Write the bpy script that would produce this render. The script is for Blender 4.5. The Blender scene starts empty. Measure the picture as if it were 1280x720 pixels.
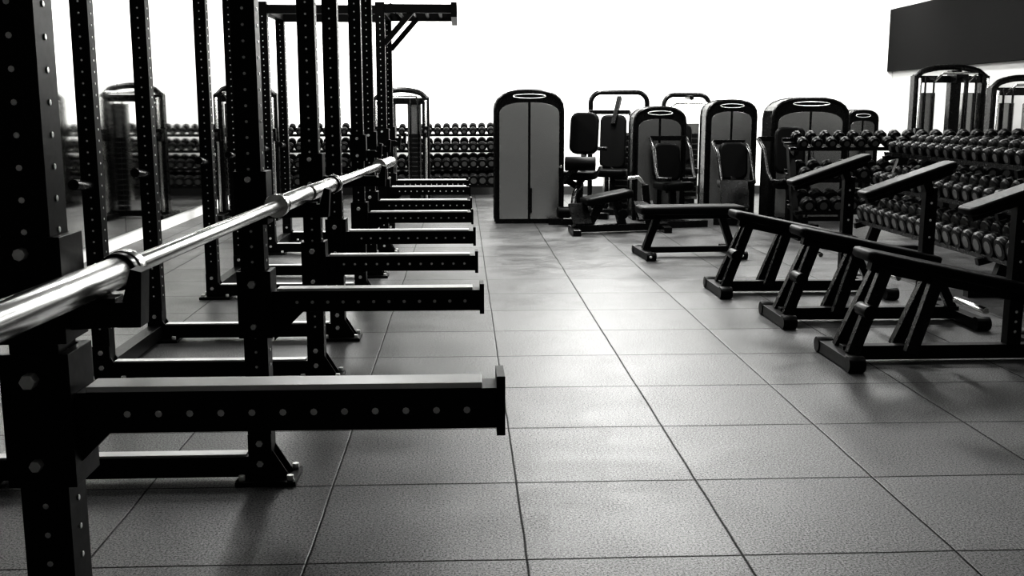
import bpy, bmesh, math, random
from mathutils import Vector, Matrix
random.seed(7)
S=bpy.context.scene
S.view_settings.view_transform='Standard'
try: S.view_settings.look='High Contrast'
except Exception: pass
S.view_settings.exposure=0.0

# ---------------------------------------------------------------- materials
def mat(name,col,rough=.5,metal=0.,spec=.5,noise=0.,nscale=40.,bump=0.):
    m=bpy.data.materials.new(name); m.use_nodes=True
    nt=m.node_tree; p=nt.nodes['Principled BSDF']
    c=(col,col,col*0.985,1) if not isinstance(col,tuple) else (*col,1)
    p.inputs['Base Color'].default_value=c
    p.inputs['Roughness'].default_value=rough
    p.inputs['Metallic'].default_value=metal
    p.inputs['Specular IOR Level'].default_value=spec
    tc=nt.nodes.new('ShaderNodeTexCoord')
    n=nt.nodes.new('ShaderNodeTexNoise'); n.inputs['Scale'].default_value=nscale; n.inputs['Detail'].default_value=4
    nt.links.new(tc.outputs['Object'],n.inputs['Vector'])
    mr=nt.nodes.new('ShaderNodeMapRange')
    mr.inputs['To Min'].default_value=max(.02,rough-.06); mr.inputs['To Max'].default_value=min(1,rough+.06)
    nt.links.new(n.outputs['Fac'],mr.inputs['Value']); nt.links.new(mr.outputs['Result'],p.inputs['Roughness'])
    if noise>0:
        mx=nt.nodes.new('ShaderNodeMix'); mx.data_type='RGBA'
        mx.inputs[6].default_value=tuple(v*(1-noise) for v in c[:3])+(1,)
        mx.inputs[7].default_value=tuple(min(1,v*(1+noise)) for v in c[:3])+(1,)
        nt.links.new(n.outputs['Fac'],mx.inputs[0]); nt.links.new(mx.outputs[2],p.inputs['Base Color'])
    if bump>0:
        b=nt.nodes.new('ShaderNodeBump'); b.inputs['Strength'].default_value=bump; b.inputs['Distance'].default_value=.002
        nt.links.new(n.outputs['Fac'],b.inputs['Height']); nt.links.new(b.outputs['Normal'],p.inputs['Normal'])
    return m
BLK=mat('black_powder_coat',.003,.42,0,.22,.3,60)
BLK2=mat('black_satin_paint',.003,.28,0,.3,.3,30)
RUB=mat('black_rubber',.003,.36,0,.14,.3,80,.2)
VIN=mat('black_vinyl',.003,.42,0,.10,.3,50,.15)
CHR=mat('chrome_steel',.78,.24,1)
STL=mat('zinc_bolt_steel',.9,.3,.5)
STRIP=mat('top_sheen_strip',.8,.38,0,.5,.04,6)  # pale plastic strip; puts the reflective sheen of arm and beam tops into colour
PAN=mat('brushed_shroud_panel',.34,.24,.8,.5,.05,2)
PAN2=mat('grey_shroud_panel',.22,.24,.8,.5,.05,2)
CAP=mat('dumbbell_end_glint',.12,.3,.8)  # grey discs that paint the bright reflections on black dumbbell heads
WALLM=mat('white_wall_paint',.86,.7,0,.3,.02,3)
GREYW=mat('charcoal_wall_paint',.012,.8,0,.06,.1,3)
LGW=mat('light_grey_wall_paint',.45,.6,0,.3,.03,3)
CEIL=mat('ceiling_paint',.6,.8,0,.2,.03,3)
FRM=mat('dark_trim',.03,.5)
MIR=mat('mirror_glass',.62,.03,1)

def floor_mat():
    m=bpy.data.materials.new('rubber_floor_tile'); m.use_nodes=True
    nt=m.node_tree; N=nt.nodes; L=nt.links; p=N['Principled BSDF']
    g=N.new('ShaderNodeNewGeometry'); sp=N.new('ShaderNodeSeparateXYZ'); L.new(g.outputs['Position'],sp.inputs[0])
    def M(op,a,b=None,c=None):
        n=N.new('ShaderNodeMath'); n.operation=op
        for i,v in enumerate((a,b,c)):
            if v is None: continue
            if isinstance(v,(int,float)): n.inputs[i].default_value=v
            else: L.new(v,n.inputs[i])
        return n.outputs[0]
    nz=N.new('ShaderNodeTexNoise'); nz.inputs['Scale'].default_value=3; L.new(g.outputs['Position'],nz.inputs['Vector'])
    wob=M('MULTIPLY',M('SUBTRACT',nz.outputs['Fac'],.5),.01)
    tx=M('DIVIDE',M('ADD',M('SUBTRACT',sp.outputs[0],.17),wob),.61)
    ty=M('DIVIDE',M('ADD',M('SUBTRACT',sp.outputs[1],3.36),wob),.61)
    ex=M('SUBTRACT',.5,M('ABSOLUTE',M('SUBTRACT',M('FRACT',tx),.5)))
    ey=M('SUBTRACT',.5,M('ABSOLUTE',M('SUBTRACT',M('FRACT',ty),.5)))
    e=M('MINIMUM',ex,ey)
    def MR(v,a,b,c,d):
        n=N.new('ShaderNodeMapRange'); n.inputs[1].default_value=a;n.inputs[2].default_value=b;n.inputs[3].default_value=c;n.inputs[4].default_value=d
        L.new(v,n.inputs[0]); return n.outputs[0]
    seam=MR(e,.0025,.0085,0.,1.)
    cv=N.new('ShaderNodeCombineXYZ'); L.new(M('FLOOR',tx),cv.inputs[0]); L.new(M('FLOOR',ty),cv.inputs[1])
    wn=N.new('ShaderNodeTexWhiteNoise'); wn.noise_dimensions='2D'; L.new(cv.outputs[0],wn.inputs['Vector'])
    tv=MR(wn.outputs['Value'],0,1,.78,1.22)
    gr=N.new('ShaderNodeTexNoise'); gr.inputs['Scale'].default_value=150; gr.inputs['Detail'].default_value=5; gr.inputs['Roughness'].default_value=.85; L.new(g.outputs['Position'],gr.inputs['Vector'])
    gv=MR(gr.outputs['Fac'],.40,.60,.0,2.1)
    gs=MR(gr.outputs['Fac'],.40,.60,.05,.95)
    bl=N.new('ShaderNodeTexNoise'); bl.inputs['Scale'].default_value=2.6; bl.inputs['Detail'].default_value=7; bl.inputs['Roughness'].default_value=.7; L.new(g.outputs['Position'],bl.inputs['Vector'])
    bv=MR(bl.outputs['Fac'],.35,.65,.5,1.5)
    v=M('MULTIPLY',M('MULTIPLY',M('MULTIPLY',tv,gv),bv),.056)
    v=M('ADD',M('MULTIPLY',v,seam),.002)
    cc=N.new('ShaderNodeCombineColor')
    for i in range(3): L.new(v,cc.inputs[i])
    L.new(cc.outputs[0],p.inputs['Base Color'])
    L.new(MR(bl.outputs['Fac'],.3,.7,.30,.48),p.inputs['Roughness'])
    L.new(M('MULTIPLY',M('ADD',seam,.05),gs),p.inputs['Specular IOR Level'])
    b=N.new('ShaderNodeBump'); b.inputs['Strength'].default_value=.5; b.inputs['Distance'].default_value=.003
    L.new(M('ADD',M('MULTIPLY',gr.outputs['Fac'],.6),seam),b.inputs['Height']); L.new(b.outputs[0],p.inputs['Normal'])
    return m
FLOOR=floor_mat()

# ---------------------------------------------------------------- builder
class B:
    def __init__(s,name,loc=(0,0,0),rot=0.):
        s.name=name; s.bm=bmesh.new(); s.mats=[]; s.loc=loc; s.rot=rot
    def mi(s,m):
        if m not in s.mats: s.mats.append(m)
        return s.mats.index(m)
    def poly_loft(s,rings,m,caps=True,smooth=False,closed=False):
        k=s.mi(m); R=[[s.bm.verts.new(v) for v in r] for r in rings]
        n=len(R[0])
        rng=range(len(R)) if closed else range(len(R)-1)
        for a in rng:
            A=R[a]; C=R[(a+1)%len(R)]
            for i in range(n):
                j=(i+1)%n
                f=s.bm.faces.new((A[i],A[j],C[j],C[i])); f.material_index=k; f.smooth=smooth
        if caps and not closed:
            f=s.bm.faces.new(list(reversed(R[0]))); f.material_index=k
            f=s.bm.faces.new(R[-1]); f.material_index=k
    def box(s,c,sz,m,R=None):
        c=Vector(c); R=R or Matrix.Identity(3); x,y,z=[v/2 for v in sz]
        def q(zz): return [c+R@Vector(v) for v in ((-x,-y,zz),(x,-y,zz),(x,y,zz),(-x,y,zz))]
        s.poly_loft([q(-z),q(z)],m)
    def fr(s,d,up):
        d=d.normalized(); up=Vector(up)
        if abs(d.dot(up))>.98: up=Vector((1,0,0)) if abs(d.x)<.9 else Vector((0,1,0))
        a=d.cross(up).normalized(); b=a.cross(d).normalized()
        return a,b
    def beam(s,p0,p1,w,h,m,up=(0,0,1),w2=None,h2=None):
        p0=Vector(p0);p1=Vector(p1); a,b=s.fr(p1-p0,up)
        def q(p,w,h): return [p-a*w/2-b*h/2,p+a*w/2-b*h/2,p+a*w/2+b*h/2,p-a*w/2+b*h/2]
        s.poly_loft([q(p0,w,h),q(p1,w2 or w,h2 or h)],m)
    def cyl(s,p0,p1,r,m,n=14,r2=None,smooth=True):
        p0=Vector(p0);p1=Vector(p1); a,b=s.fr(p1-p0,(0,0,1))
        def q(p,r): return [p+(a*math.cos(t)+b*math.sin(t))*r for t in [2*math.pi*i/n for i in range(n)]]
        s.poly_loft([q(p0,r),q(p1,r if r2 is None else r2)],m,smooth=smooth)
    def pipe(s,pts,r,m,n=10,closed=False):
        pts=[Vector(p) for p in pts]; rings=[]; N=len(pts)
        ref=None
        for i,p in enumerate(pts):
            if closed: d=pts[(i+1)%N]-pts[i-1]
            else: d=pts[min(i+1,N-1)]-pts[max(i-1,0)]
            d.normalize()
            if ref is None: a,b=s.fr(d,(0,0,1)) 
            else:
                a=(ref-d*ref.dot(d)).normalized(); b=a.cross(d)
            ref=a; b=a.cross(d)
            rings.append([p+(a*math.cos(t)+b*math.sin(t))*r for t in [2*math.pi*k/n for k in range(n)]])
        s.poly_loft(rings,m,smooth=True,closed=closed)
    def prism(s,pts,o,ux,uy,depth,m):
        o=Vector(o);ux=Vector(ux);uy=Vector(uy);n=ux.cross(uy)
        s.poly_loft([[o+ux*p[0]+uy*p[1]-n*depth/2 for p in pts],[o+ux*p[0]+uy*p[1]+n*depth/2 for p in pts]],m)
    def pad(s,c,sz,m,R=None,r=.03):
        c=Vector(c); R=R or Matrix.Identity(3); x,y,z=[v/2 for v in sz]
        def ring(ins,zz):
            o=[]; rr=max(.004,r-ins*.3)
            for cx,cy,a0 in ((x-ins-rr,y-ins-rr,0),(-x+ins+rr,y-ins-rr,90),(-x+ins+rr,-y+ins+rr,180),(x-ins-rr,-y+ins+rr,270)):
                for k in range(4):
                    t=math.radians(a0+k*30); o.append(c+R@Vector((cx+rr*math.cos(t),cy+rr*math.sin(t),zz)))
            return o
        e=min(z*.5,.018)
        s.poly_loft([ring(e,-z),ring(0,-z+e),ring(0,z-e),ring(e*.35,z-e*.35),ring(e*1.4,z)],m,smooth=True)
    def done(s,bev=.003):
        me=bpy.data.meshes.new(s.name); bmesh.ops.recalc_face_normals(s.bm,faces=s.bm.faces[:])
        s.bm.to_mesh(me); s.bm.free()
        for m in s.mats: me.materials.append(m)
        o=bpy.data.objects.new(s.name,me); S.collection.objects.link(o)
        o.location=s.loc; o.rotation_euler=(0,0,s.rot)
        if bev:
            md=o.modifiers.new('bevel','BEVEL'); md.width=bev; md.segments=2; md.limit_method='ANGLE'; md.angle_limit=math.radians(50)
        return o
def RY(a): return Matrix.Rotation(a,3,'Y')
def RX(a): return Matrix.Rotation(a,3,'X')

# ---------------------------------------------------------------- room
XL,XR,YB,YF,ZC=-3.1,6.3,15.4,-2.5,3.6
def room(name,c,sz,m):
    b=B(name); b.box(c,sz,m); return b.done(0)
room('floor',((XL+XR)/2,(YB+YF)/2,-.05),(XR-XL+.4,YB-YF+.4,.1),FLOOR)
room('ceiling',((XL+XR)/2,(YB+YF)/2,ZC+.05),(XR-XL+.4,YB-YF+.4,.1),CEIL)
room('wall_back',((XL+XR)/2,YB+.1,ZC/2),(XR-XL+.4,.2,ZC),WALLM)
room('wall_front',((XL+XR)/2,YF-.1,ZC/2),(XR-XL+.4,.2,ZC),LGW)
room('wall_left',(XL-.1,(YB+YF)/2,ZC/2),(.2,YB-YF,ZC),WALLM)
room('wall_right',(XR+.1,(YB+YF)/2,ZC/2),(.2,YB-YF,ZC),LGW)
room('trim_1',(XR-.04,(YB+YF)/2,2.22),(.08,YB-YF,.88),GREYW)
room('baseboard_right',(XR-.012,(YB+YF)/2,.06),(.024,YB-YF,.12),FRM)
room('baseboard_back',((XL+XR)/2,YB-.012,.06),(XR-XL,.024,.12),FRM)
b=B('wall_mirror')
y=-2.3
b.box((XL+.003,(YB-2.3)/2,1.62),(.004,YB+2.3-.05,3.0),FRM)
while y<YB-.2:
    y2=min(y+1.5,YB-.03)
    b.box((XL+.01,(y+y2)/2,1.62),(.01,y2-y-.012,3.0),MIR); y=y2
b.done(0)

# ---------------------------------------------------------------- lights
def added_ceiling_light(x,y,sx,sy,power):  # unseen lamp and housing, added to light the room from above
    b=B('added_ceiling_light'); b.box((x,y,ZC-.03),(sx+.06,sy+.06,.05),BLK2); b.done(0)
    l=bpy.data.lights.new('added_ceiling_lamp','AREA'); l.shape='RECTANGLE'; l.size=sx; l.size_y=sy; l.energy=power; l.color=(1,1,.985)
    o=bpy.data.objects.new('added_ceiling_lamp',l); S.collection.objects.link(o); o.location=(x,y,ZC-.065)
for x in (-1.2,1.7,4.6):
    for y,pw in ((4.4,17),(7.4,60),(10.4,100),(12.8,115)):
        added_ceiling_light(x,y,.4,1.2,pw*{-1.2:.75,1.7:1.45,4.6:.6}[x])
for x in (-1.6,1.6,4.7):  # lamps and housings added out of view to whiten the back wall
    b=B('added_wall_fill_housing'); b.box((x,14.2,ZC-.04),(2.6,.22,.07),BLK2); b.done(0)
    l=bpy.data.lights.new('added_wall_fill','AREA'); l.shape='RECTANGLE'; l.size=2.5; l.size_y=.15; l.energy=140; l.color=(1,1,.985)
    o=bpy.data.objects.new('added_wall_fill',l); S.collection.objects.link(o); o.location=(x,14.2,ZC-.09); o.rotation_euler=(math.radians(48),0,0)
w=bpy.data.worlds.new('world'); S.world=w; w.use_nodes=True
w.node_tree.nodes['Background'].inputs[0].default_value=(.5,.5,.5,1); w.node_tree.nodes['Background'].inputs[1].default_value=.2

# ---------------------------------------------------------------- power racks
FX,RX_,TOP=-.685,-1.66,2.12
def holes(b,x,y,z0,z1,step=.05,r=.0052):
    z=z0
    while z<z1:
        b.cyl((x,y-.0385,z),(x,y-.0405,z),r,STL,8)
        b.cyl((x+.0385,y,z),(x+.0405,y,z),r,STL,8)
        z+=step
def upright(b,x,y):
    W=.077
    b.beam((x,y,.01),(x,y,TOP),W,W,BLK,up=(0,1,0))
    b.box((x+.02,y,.008),(.20,.16,.016),BLK)
    for sx in (-.06,.10):
        for sy in (-.06,.06):
            b.cyl((x+sx,y+sy,.016),(x+sx,y+sy,.034),.012,STL,6)
    for sy in (-1,1):
        b.prism([(0,0),(.06,0),(.0,.10)],(x+.038,y+sy*.034,.016),(1,0,0),(0,0,1),.008,BLK)
    b.box((x,y-.043,.10),(.077,.008,.14),BLK)
    for z in (.07,.14): b.cyl((x,y-.047,z),(x,y-.056,z),.012,STL,6)
    holes(b,x,y,.25,TOP-.08)
def arm(b,y,zt,L=.70,gus=.10):
    x0=FX+.0385
    b.box((FX,y-.048,zt-.05),(.10,.012,.22),BLK); b.box((FX,y+.048,zt-.05),(.10,.012,.22),BLK)
    b.box((x0+.012,y,zt-.05),(.016,.108,.22),BLK)
    b.cyl((FX,y-.054,zt+.02),(FX,y-.075,zt+.02),.013,STL,6); b.cyl((FX,y-.054,zt-.12),(FX,y-.07,zt-.12),.010,STL,6)
    b.beam((x0+.02,y,zt-.043),(x0+L,y,zt-.043),.064,.068,BLK)
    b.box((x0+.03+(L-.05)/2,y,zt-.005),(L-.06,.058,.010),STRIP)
    b.box((x0+L+.006,y,zt-.038),(.014,.078,.10),BLK)
    b.prism([(0,0),(gus,0),(0,-gus)],(x0+.02,y,zt-.076),(1,0,0),(0,0,1),.05,BLK)
    x=x0+.10
    while x<x0+L-.03:
        b.cyl((x,y-.0325,zt-.045),(x,y-.0345,zt-.045),.006,STL,8); x+=.05
def jhook(b,y,zb,xb):
    x0=FX+.0385; xe=xb
    b.box((FX,y-.045,zb-.01),(.095,.012,.17),BLK); b.box((FX,y+.045,zb-.01),(.095,.012,.17),BLK)
    b.box((x0+.01,y,zb-.01),(.016,.10,.17),BLK)
    b.beam((x0+.01,y,zb-.058),(xe+.05,y,zb-.053),.05,.04,BLK)
    b.box(((x0+xe)/2+.02,y,zb-.0325),(xe-x0+.02,.045,.010),RUB)
    b.prism([(-.02,-.045),(.018,-.045),(.024,.045),(.006,.05)],(xe+.05,y,zb-.03),(1,0,0),(0,0,1),.046,BLK)
    b.cyl((FX,y-.051,zb+.05),(FX,y-.068,zb+.05),.010,STL,8)
    b.cyl((FX,y-.051,zb-.06),(FX,y-.068,zb-.06),.010,STL,8)
def barX(y):
    return -.605+(y-1.32)*.045 if y<3.44 else -.505+(y-3.45)*.062
ZBAR=.968
armz={1.70:.797,3.44:.66,4.80:.585,5.65:.60,6.95:.575,7.80:.58,9.10:.585,9.95:.585}
pairs=[(1.70,3.44),(4.80,5.65),(6.95,7.80),(9.10,9.95)]
hooks={1.70:1,3.44:1,4.80:1}
for i,(ya,yb) in enumerate(pairs):
    b=B('power_rack')
    for y in (ya,yb):
        upright(b,FX,y); upright(b,RX_,y)
        b.beam((RX_+.0385,y,.055),(FX-.0385,y,.055),.07,.07,BLK)
        b.box(((RX_+FX)/2,y,.0925),(FX-RX_-.10,.05,.006),STRIP)  # light strip painting the bright sheen on the base beam's top
        b.beam((RX_+.0385,y,TOP-.06),(FX-.0385,y,TOP-.06),.07,.07,BLK)
        arm(b,y,armz[y],.70,.05 if y<2 else .10)
        if y in hooks: jhook(b,y,ZBAR,barX(y))
        elif y>6.9: jhook(b,y,1.0,FX+.085)
        b.cyl((RX_,y-.04,.9),(RX_,y-.24,.92),.024,BLK2,12)
    for x in (FX,RX_):
        b.beam((x,ya+.0385,TOP-.05),(x,yb-.0385,TOP-.05),.07,.07,BLK)
    b.beam((RX_,ya+.0385,.055),(RX_,yb-.0385,.055),.07,.07,BLK)
    b.cyl((FX+.09,ya,TOP-.02),(FX+.09,yb,TOP-.02),.016,BLK,10)
    if i==3:
        for y in (ya,yb):
            b.beam((FX+.0385,y,TOP-.05),(FX+.62,y,TOP-.05),.06,.07,BLK)
            b.beam((FX+.03,y,TOP-.34),(FX+.27,y,TOP-.07),.045,.045,BLK)
        for k in range(5): 
            x=FX+.14+k*.118; b.cyl((x,ya,TOP-.05),(x,yb,TOP-.05),.016,BLK,10)
        b.beam((FX+.62,ya-.05,TOP-.06),(FX+.62,yb+.05,TOP-.06),.05,.12,BLK)
    b.done(.003)

def barbell(y0,y1,s0=.43,s1=.43):
    b=B('barbell')
    X=lambda y: barX(min(y,3.43)) if y0<3 else barX(max(y,3.45))
    P=lambda y: Vector((X(y),y,ZBAR))
    b.cyl(P(y0+s0),P(y1-s1),.0165,CHR,20)
    for a,c,k in ((y0,y0+s0,1),(y1,y1-s1,-1)):
        b.cyl(P(a),P(c),.0265,CHR,28)
        b.cyl(P(c-.010*k),P(c+.018*k),.034,CHR,28)
        b.cyl(P(c-.035*k),P(c-.012*k),.032,BLK2,28)
        b.cyl(P(a-.004*k),P(a),.020,BLK2,20)
    return b.done(.0015)
barbell(1.19,3.44,.62,.43); barbell(3.46,5.54)

# ---------------------------------------------------------------- dumbbell racks
def dumbbell(b,c,r,L,R):
    c=Vector(c); ax=R@Vector((0,1,0)); h=L*.32
    b.cyl(c-ax*(L/2-h),c+ax*(L/2-h),.016,CHR,8)
    for k in (-1,1):
        e=c+ax*(k*L/2); i=c+ax*(k*(L/2-h))
        b.cyl(i,i+ax*k*h*.2,r*.8,RUB,10,r2=r); b.cyl(i+ax*k*h*.2,e-ax*k*h*.15,r,RUB,10); b.cyl(e-ax*k*h*.15,e,r,RUB,10,r2=r*.8)
        b.cyl(e,e+ax*k*.003,r*.5,CAP,10)
def dumbbell_rack(L,tiers,loc,rot,dx=.19):
    b=B('dumbbell_rack',loc,rot)
    T=RX(math.radians(16))
    zt=tiers[-1][0]
    for x in [ -L/2+.05, 0, L/2-.05] if L>2.2 else [-L/2+.05,L/2-.05]:
        b.box((x,0,.03),(.07,.62,.06),BLK)
        b.beam((x,-.12,.05),(x,.16,zt-.02),.06,.08,BLK,up=(0,1,0))
        for z,yo in tiers: b.beam((x,yo-.17,z-.085),(x,yo+.17,z+.0),.045,.045,BLK)
    for k,(z,yo) in enumerate(tiers):
        for s in (-.105,.105):
            c=Vector((0,yo,z-.015))+T@Vector((0,s,0)); b.box(c,(L,.075,.012),BLK,T)
            b.box(c+T@Vector((0,math.copysign(.04,s),.012)),(L,.008,.035),BLK2,T)
        n=int((L-.12)/dx); r0=[.085,.072,.060,.05][k] if len(tiers)>=3 else [.08,.065][k]
        for i in range(n):
            r=r0*(.88+.2*i/max(1,n)); x=-L/2+.06+dx*(i+.5)
            c=Vector((x,yo,z-.008))+T@Vector((0,0,r+.002)); dumbbell(b,c,r,.24+r*.9,T)
    return b.done(0)
dumbbell_rack(4.5,[(.32,-.08),(.62,.03),(.90,.14)],(3.66,6.75,0),-math.pi/2,.15)
dumbbell_rack(2.9,[(.30,-.08),(.60,.03),(.90,.14)],(4.62,10.1,0),0,.14)
dumbbell_rack(1.75,[(.22,-.10),(.46,-.02),(.70,.06),(.92,.14)],(-.35,14.9,0),0,.125)
dumbbell_rack(1.75,[(.22,-.10),(.46,-.02),(.70,.06),(.92,.14)],(-2.15,14.9,0),0,.125)

# ---------------------------------------------------------------- benches
def incline_bench(loc,bx=.74,seat=math.radians(12),back=-math.radians(19)):
    b=B('adjustable_incline_bench',loc,0)
    b.beam((-.02,0,.05),(1.05,0,.05),.06,.07,BLK)
    b.box((-.03,0,.035),(.07,.44,.06),BLK); b.box((1.05,0,.035),(.07,.62,.06),BLK)
    for x,w in ((-.03,.22),(1.05,.31)):
        for k in (-1,1): b.cyl((x-.04,k*w,.04),(x+.04,k*w,.04),.04,RUB,14)
    for k in (-1,1):
        b.beam((.0,k*.09,.06),(.16,k*.045,.47),.045,.06,BLK2,up=(1,0,0))
        b.beam((.29,k*.09,.06),(.42,k*.045,.42),.045,.06,BLK2,up=(1,0,0))
    b.beam((.09,-.09,.25),(.09,.09,.25),.03,.03,BLK2)
    b.beam((.10,0,.49),(.92,0,.315),.06,.06,BLK)
    b.pad((.47,0,.455),(.86,.25,.055),VIN,RY(seat))
    b.beam((.84,0,.06),(.84,0,.80+(.74-bx)*-.3),.06,.07,BLK,up=(1,0,0))
    b.beam((1.02,0,.07),(.84,0,.42),.045,.05,BLK2,up=(1,0,0))
    c=Vector((bx,0,.835)); R=RY(back)
    b.box(c-R@Vector((0,0,.035)),(.52,.05,.04),BLK,R)
    b.pad(c,(.56,.17,.045),VIN,R)
    b.beam((.84,0,.74),c-R@Vector((-.1,0,.04)),.06,.05,BLK)
    b.cyl((.62,-.16,.28),(.62,.16,.28),.016,CHR,10)
    b.cyl((.05,-.045,.28),(.05,-.18,.28),.035,RUB,14)
    for z in (.15,.2,.25,.5,.6,.7): b.cyl((.84,-.032,z),(.84,-.035,z),.008,STL,8)
    return b.done(.004)
incline_bench((1.89,5.0,0),.82); incline_bench((1.88,6.0,0),.70); incline_bench((1.76,6.98,0),.70)
def flat_bench(loc,rot):
    b=B('flat_bench',loc,rot)
    b.pad((0,0,.40),(.9,.28,.07),VIN)
    b.beam((-.4,0,.345),(.4,0,.345),.06,.05,BLK)
    for k in (-1,1):
        b.beam((k*.28,0,.34),(k*.38,0,.06),.06,.06,BLK,up=(1,0,0))
        b.box((k*.39,0,.03),(.07,.5,.06),BLK)
        for q in (-1,1): b.cyl((k*.39-.04,q*.25,.035),(k*.39+.04,q*.25,.035),.035,RUB,12)
        b.cyl((k*.39-.01,-.252,.035),(k*.39-.01,-.29,.035),.012,STL,8)
    b.beam((-.38,0,.06),(.38,0,.06),.05,.05,BLK)
    return b.done(.004)
flat_bench((1.92,8.8,0),math.radians(4))

# ---------------------------------------------------------------- machines
def arch(w,h,rise,n=12,p=2.6):
    pts=[(-w/2,0),(w/2,0)]
    for i in range(n+1):
        t=math.pi*i/n; c=math.cos(t); s_=math.sin(t)
        x=w/2*math.copysign(abs(c)**(2/p),c); y=h-rise+rise*abs(s_)**(2/p); pts.append((x,y))
    return pts
def tower(b,cx,cy,w,h,d,pan=PAN,border=.045,base=.05,split=True,topgap=.13):
    O=(cx,cy,0)
    b.prism(arch(w,h,min(.22,w*.3)),O,(1,0,0),(0,0,1),d,BLK2)
    for s in (-1,1):
        yy=cy+s*(d/2)
        pts=[(cx+x*.975,yy,max(.02,z*.993)) for x,z in arch(w,h,min(.22,w*.3))]
        b.pipe(pts[1:]+[pts[0]],.02,BLK2,8)
        iw=w-2*border; ih=h-base-topgap
        if split:
            for k in (-1,1):
                a=arch(iw,ih,min(.14,w*.2),24)
                outer=[q for q in a if q[0]*k>.012 and q[1]>0]
                outer=sorted(outer,key=lambda q:-abs(q[0])*1.0) 
                topz=max(q[1] for q in a)
                poly=[(k*.012,0),(k*iw/2,0)]+outer+[(k*.012,topz)]
                if k<0: poly=poly[::-1]
                b.prism(poly,(cx,yy+s*.006,base),(1,0,0),(0,0,1),.012,pan)
            b.box((cx+.02,yy+s*.02,base+.2),(.02,.02,.28),BLK2)
        else:
            b.prism(arch(iw,ih,min(.14,w*.2)),(cx,yy+s*.006,base),(1,0,0),(0,0,1),.012,pan)
        zz=h-.065
        ov=[(cx+math.cos(t)*w*.24,yy+s*.02,zz+math.sin(t)*.022) for t in [2*math.pi*i/20 for i in range(20)]]
        b.pipe(ov,.005,STL,6,closed=True)
def seat(b,x,y,face=0,back=True,hz=.46,bz=.95,bh=.5):
    R=Matrix.Rotation(face,3,'Z')
    P=lambda a,c,z: Vector((x,y,0))+R@Vector((a,c,z))
    b.pad(P(0,0,hz),(.36,.38,.09),VIN,R,.06)
    if back: b.pad(P(0,.22,bz),(.32,bh,.08),VIN,R@RX(math.radians(80)),.08)
    b.beam(P(0,0,.05),P(0,.03,hz-.04),.07,.09,BLK2,up=(0,1,0))
    b.beam(P(0,.12,hz-.08),P(0,.29,bz+.05),.06,.07,BLK2,up=(0,1,0))
    b.beam(P(0,-.3,.04),P(0,.4,.04),.08,.07,BLK2)
    b.box(P(0,-.32,.035),(.5,.08,.07),BLK2,R); b.box(P(0,.4,.035),(.5,.08,.07),BLK2,R)
def uframe(b,x,y,w,h,r=.03,lean=.0):
    pts=[(x-w/2,y,.03)]
    n=8; rr=.13
    pts.append((x-w/2,y+lean*.5,h-rr))
    for i in range(1,n+1):
        t=math.pi/2*i/n; pts.append((x-w/2+rr-rr*math.cos(t),y+lean,h-rr+rr*math.sin(t)))
    for i in range(0,n+1):
        t=math.pi/2*i/n; pts.append((x+w/2-rr+rr*math.sin(t),y+lean,h-rr+rr*math.cos(t)))
    pts.append((x+w/2,y,.03))
    b.pipe(pts,r,BLK2,10)
    b.beam((x-w/2,y-.25,.04),(x-w/2,y+.25,.04),.07,.07,BLK2); b.beam((x+w/2,y-.25,.04),(x+w/2,y+.25,.04),.07,.07,BLK2)
def press_arms(b,x,y,z,w=.62,reach=.35):
    for k in (-1,1):
        b.pipe([(x+k*w/2,y+.25,z+.42),(x+k*w/2,y,z+.30),(x+k*w/2,y-.15,z+.08),(x+k*w/2,y-reach,z),(x+k*(w/2-.10),y-reach-.06,z)],.022,BLK2,10)
        b.cyl((x+k*(w/2),y-reach,z),(x+k*(w/2-.14),y-reach-.04,z),.024,RUB,12)
    b.beam((x-w/2,y+.25,z+.42),(x+w/2,y+.25,z+.42),.05,.05,BLK2)

b=B('selectorized_leg_machine')
tower(b,.72,11.6,.74,1.44,.32,PAN)
seat(b,1.28,11.55,math.radians(-20),True,.52,.97,.46)
b.beam((.95,11.65,.06),(1.3,11.6,.06),.08,.08,BLK2)
b.beam((1.0,11.6,.55),(1.25,11.6,.40),.06,.07,BLK2)
b.cyl((1.10,11.30,.66),(1.42,11.24,.66),.075,VIN,18)
b.beam((1.1,11.45,.45),(1.22,11.3,.62),.06,.06,BLK2)
b.pipe([(1.3,11.5,.42),(1.2,11.25,.35),(1.16,11.1,.16)],.03,BLK2)
b.cyl((1.0,11.08,.16),(1.36,11.12,.16),.055,VIN,16)
for k in (-.2,.2): b.pipe([(1.28+k,11.7,.5),(1.28+k*1.1,11.45,.62),(1.28+k*1.1,11.35,.62)],.015,CHR,8)
b.done(.004)
b=B('seated_row_machine',(0,-.12,0))
b.beam((1.10,10.6,.05),(2.1,10.8,.05),.09,.07,BLK2)
b.box((1.12,10.6,.03),(.08,.5,.06),BLK2); b.box((2.07,10.78,.03),(.08,.4,.06),BLK2)
b.beam((1.25,10.62,.06),(1.4,10.65,.32),.06,.08,BLK2); b.beam((1.62,10.7,.06),(1.55,10.68,.34),.06,.08,BLK2)
b.pad((1.45,10.66,.36),(.5,.28,.08),VIN,Matrix.Rotation(.2,3,'Z')@RY(math.radians(-10)))
b.box((1.17,10.55,.2),(.20,.03,.24),BLK2,Matrix.Rotation(.35,3,'Z')@RX(-.6))
b.box((1.85,10.68,.22),(.22,.03,.22),BLK2,Matrix.Rotation(.35,3,'Z')@RX(-.6))
b.cyl((1.6,10.52,.2),(1.6,10.86,.2),.05,VIN,14)
b.beam((1.9,10.76,.06),(1.85,10.75,.48),.06,.07,BLK2); b.pipe([(1.85,10.75,.48),(1.77,10.7,.56),(1.66,10.65,.55)],.02,CHR,8)
b.done(.004)
b=B('chest_press_machine')
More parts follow.
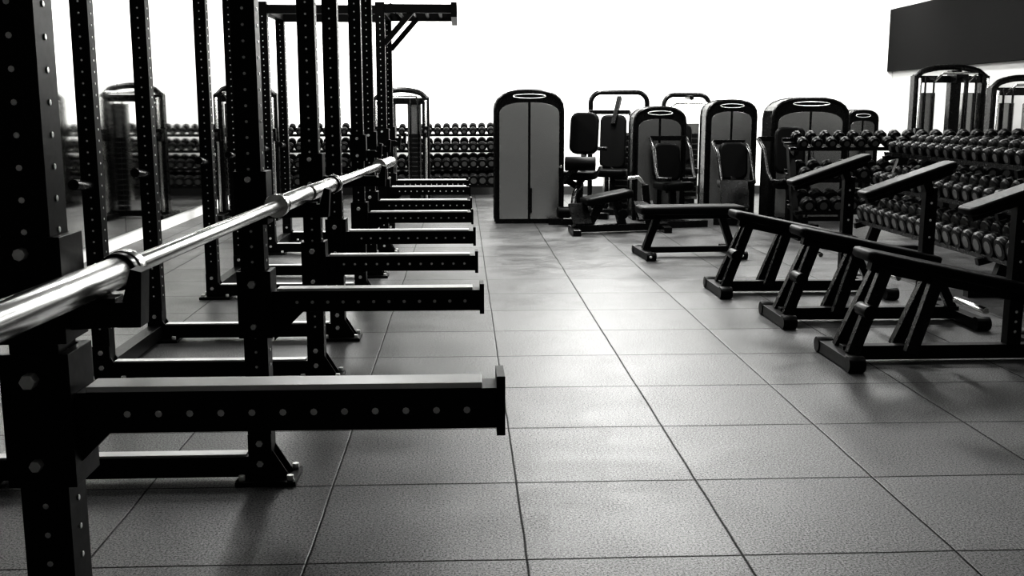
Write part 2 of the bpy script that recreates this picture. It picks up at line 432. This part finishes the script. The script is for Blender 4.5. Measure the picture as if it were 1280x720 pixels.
uframe(b,1.93,13.05,.70,1.44); seat(b,1.80,12.65,math.radians(-10),True,.48,.84,.66); press_arms(b,1.80,12.7,.78,.5)
b.beam((1.93,13.0,1.38),(1.83,12.8,1.05),.05,.06,BLK2); b.box((1.93,13.1,.5),(.34,.16,.9),PAN2)
for i in range(12): b.box((1.93,13.015,.12+i*.07),(.30,.02,.055),BLK)
b.done(.004)
b=B('shoulder_press_machine')
tower(b,2.20,11.9,.58,1.26,.3,PAN2,.05,.05); seat(b,2.28,11.3,math.radians(12),True,.42,.66,.42); press_arms(b,2.28,11.4,.50,.40,.25)
b.beam((2.22,11.75,.05),(2.28,11.4,.05),.07,.07,BLK2)
b.done(.004)
b=B('lat_pulldown_machine')
uframe(b,2.95,13.9,.60,1.42); b.box((2.95,13.95,.55),(.34,.16,1.0),PAN2)
for i in range(12): b.box((2.95,13.86,.12+i*.07),(.30,.02,.055),BLK)
b.pipe([(2.65,13.6,1.25),(2.75,13.6,1.31),(3.15,13.6,1.31),(3.25,13.6,1.25)],.015,CHR); b.beam((2.95,13.9,1.39),(2.95,13.58,1.38),.05,.05,BLK2)
b.cyl((2.95,13.6,1.36),(2.95,13.6,1.31),.005,BLK2,6)
seat(b,2.80,13.35,0,True,.46,.8,.5)
b.done(.004)
b=B('seated_leg_press_machine')
tower(b,3.11,12.3,.58,1.34,.3,PAN,.055,.05); seat(b,3.0,11.5,math.radians(-8),True,.42,.66,.42); press_arms(b,3.0,11.55,.45,.36,.2)
b.beam((3.05,12.1,.05),(3.0,11.6,.05),.07,.07,BLK2)
b.box((2.9,11.1,.34),(.3,.04,.30),BLK2,RX(-.35))
b.beam((2.9,11.12,.05),(2.9,11.14,.32),.06,.06,BLK2)
b.done(.004)
b=B('pectoral_fly_machine')
tower(b,3.83,11.7,.86,1.36,.34,PAN,.07,.05,True,.15); seat(b,3.46,10.95,math.radians(-10),True,.46,.80,.50)
b.beam((3.65,11.5,.05),(3.46,11.1,.05),.08,.07,BLK2); press_arms(b,3.46,11.1,.50,.5,.3)
b.done(.004)
b=B('triceps_machine')
tower(b,5.15,13.6,.40,1.22,.3,PAN2,.045,.05); seat(b,5.15,13.2,0,False,.45); b.done(.004)

def cable_machine(name,x,y,w,h,mid=False):
    b=B(name,(x,y,0))
    for k in (-1,1):
        b.beam((k*w/2,0,.05),(k*w/2,0,h-.12),.09,.12,BLK2,up=(0,1,0))
        b.box((k*w/2,0,.03),(.12,.7,.06),BLK2)
        b.box((k*w/2-k*.15,.05,.75),(.17,.12,1.35 if mid else 1.1),PAN)
        for i in range(14): b.box((k*w/2-k*.15,-.02,.12+i*.06),(.14,.03,.048),BLK)
        for q in (-.05,.05): b.cyl((k*w/2-k*.15+q,-.03,.1),(k*w/2-k*.15+q,-.03,h-.12),.012,BLK2,8)
        b.cyl((k*w/2,-.11,.08),(k*w/2,-.11,h-.15),.016,CHR,10)
        b.box((k*w/2,-.10,.95),(.07,.10,.14),BLK2); b.cyl((k*w/2-.015,-.17,.93),(k*w/2+.015,-.17,.93),.05,BLK2,16)
    if mid:
        b.beam((0.05,0,.05),(0.05,0,h-.06),.12,.12,BLK2,up=(0,1,0))
        b.box((.05,-.12,h-.14),(.14,.18,.12),BLK2)
        b.pipe([(.05,-.2,h-.14),(.02,-.35,h-.2),(.0,-.38,.9)],.014,BLK2,8)
    pts=[(-w/2-.03,0,h-.14)]+[(-w/2+w*i/12,0,h-.12+.10*math.sin(math.pi*i/12)**.5) for i in range(13)]+[(w/2+.03,0,h-.14)]
    b.pipe(pts,.035,BLK2,10)
    b.beam((-w/2,0,h-.16),(w/2,0,h-.16),.07,.08,BLK2)
    b.beam((-w/2,.1,.05),(w/2,.1,.05),.07,.07,BLK2)
    b.pipe([(-.2,-.05,h-.18),(-.2,-.25,h-.10),(.2,-.25,h-.10),(.2,-.05,h-.18)],.016,CHR,8)
    return b.done(.004)
cable_machine('cable_crossover_machine',5.68,12.2,.80,1.74,True)
cable_machine('cable_crossover_machine',5.88,10.95,.62,1.58)
cable_machine('cable_crossover_machine',-2.45,12.2,.62,1.52)
cable_machine('cable_crossover_machine',-.78,13.7,.62,1.50)

# ---------------------------------------------------------------- camera
cam=bpy.data.cameras.new('camera'); co=bpy.data.objects.new('camera',cam); S.collection.objects.link(co)
cam.sensor_width=36; cam.lens=36.84; cam.clip_start=.05
co.location=(0,0,1.24); co.rotation_euler=(math.radians(90-9.70),0,math.radians(-2.67))
S.camera=co
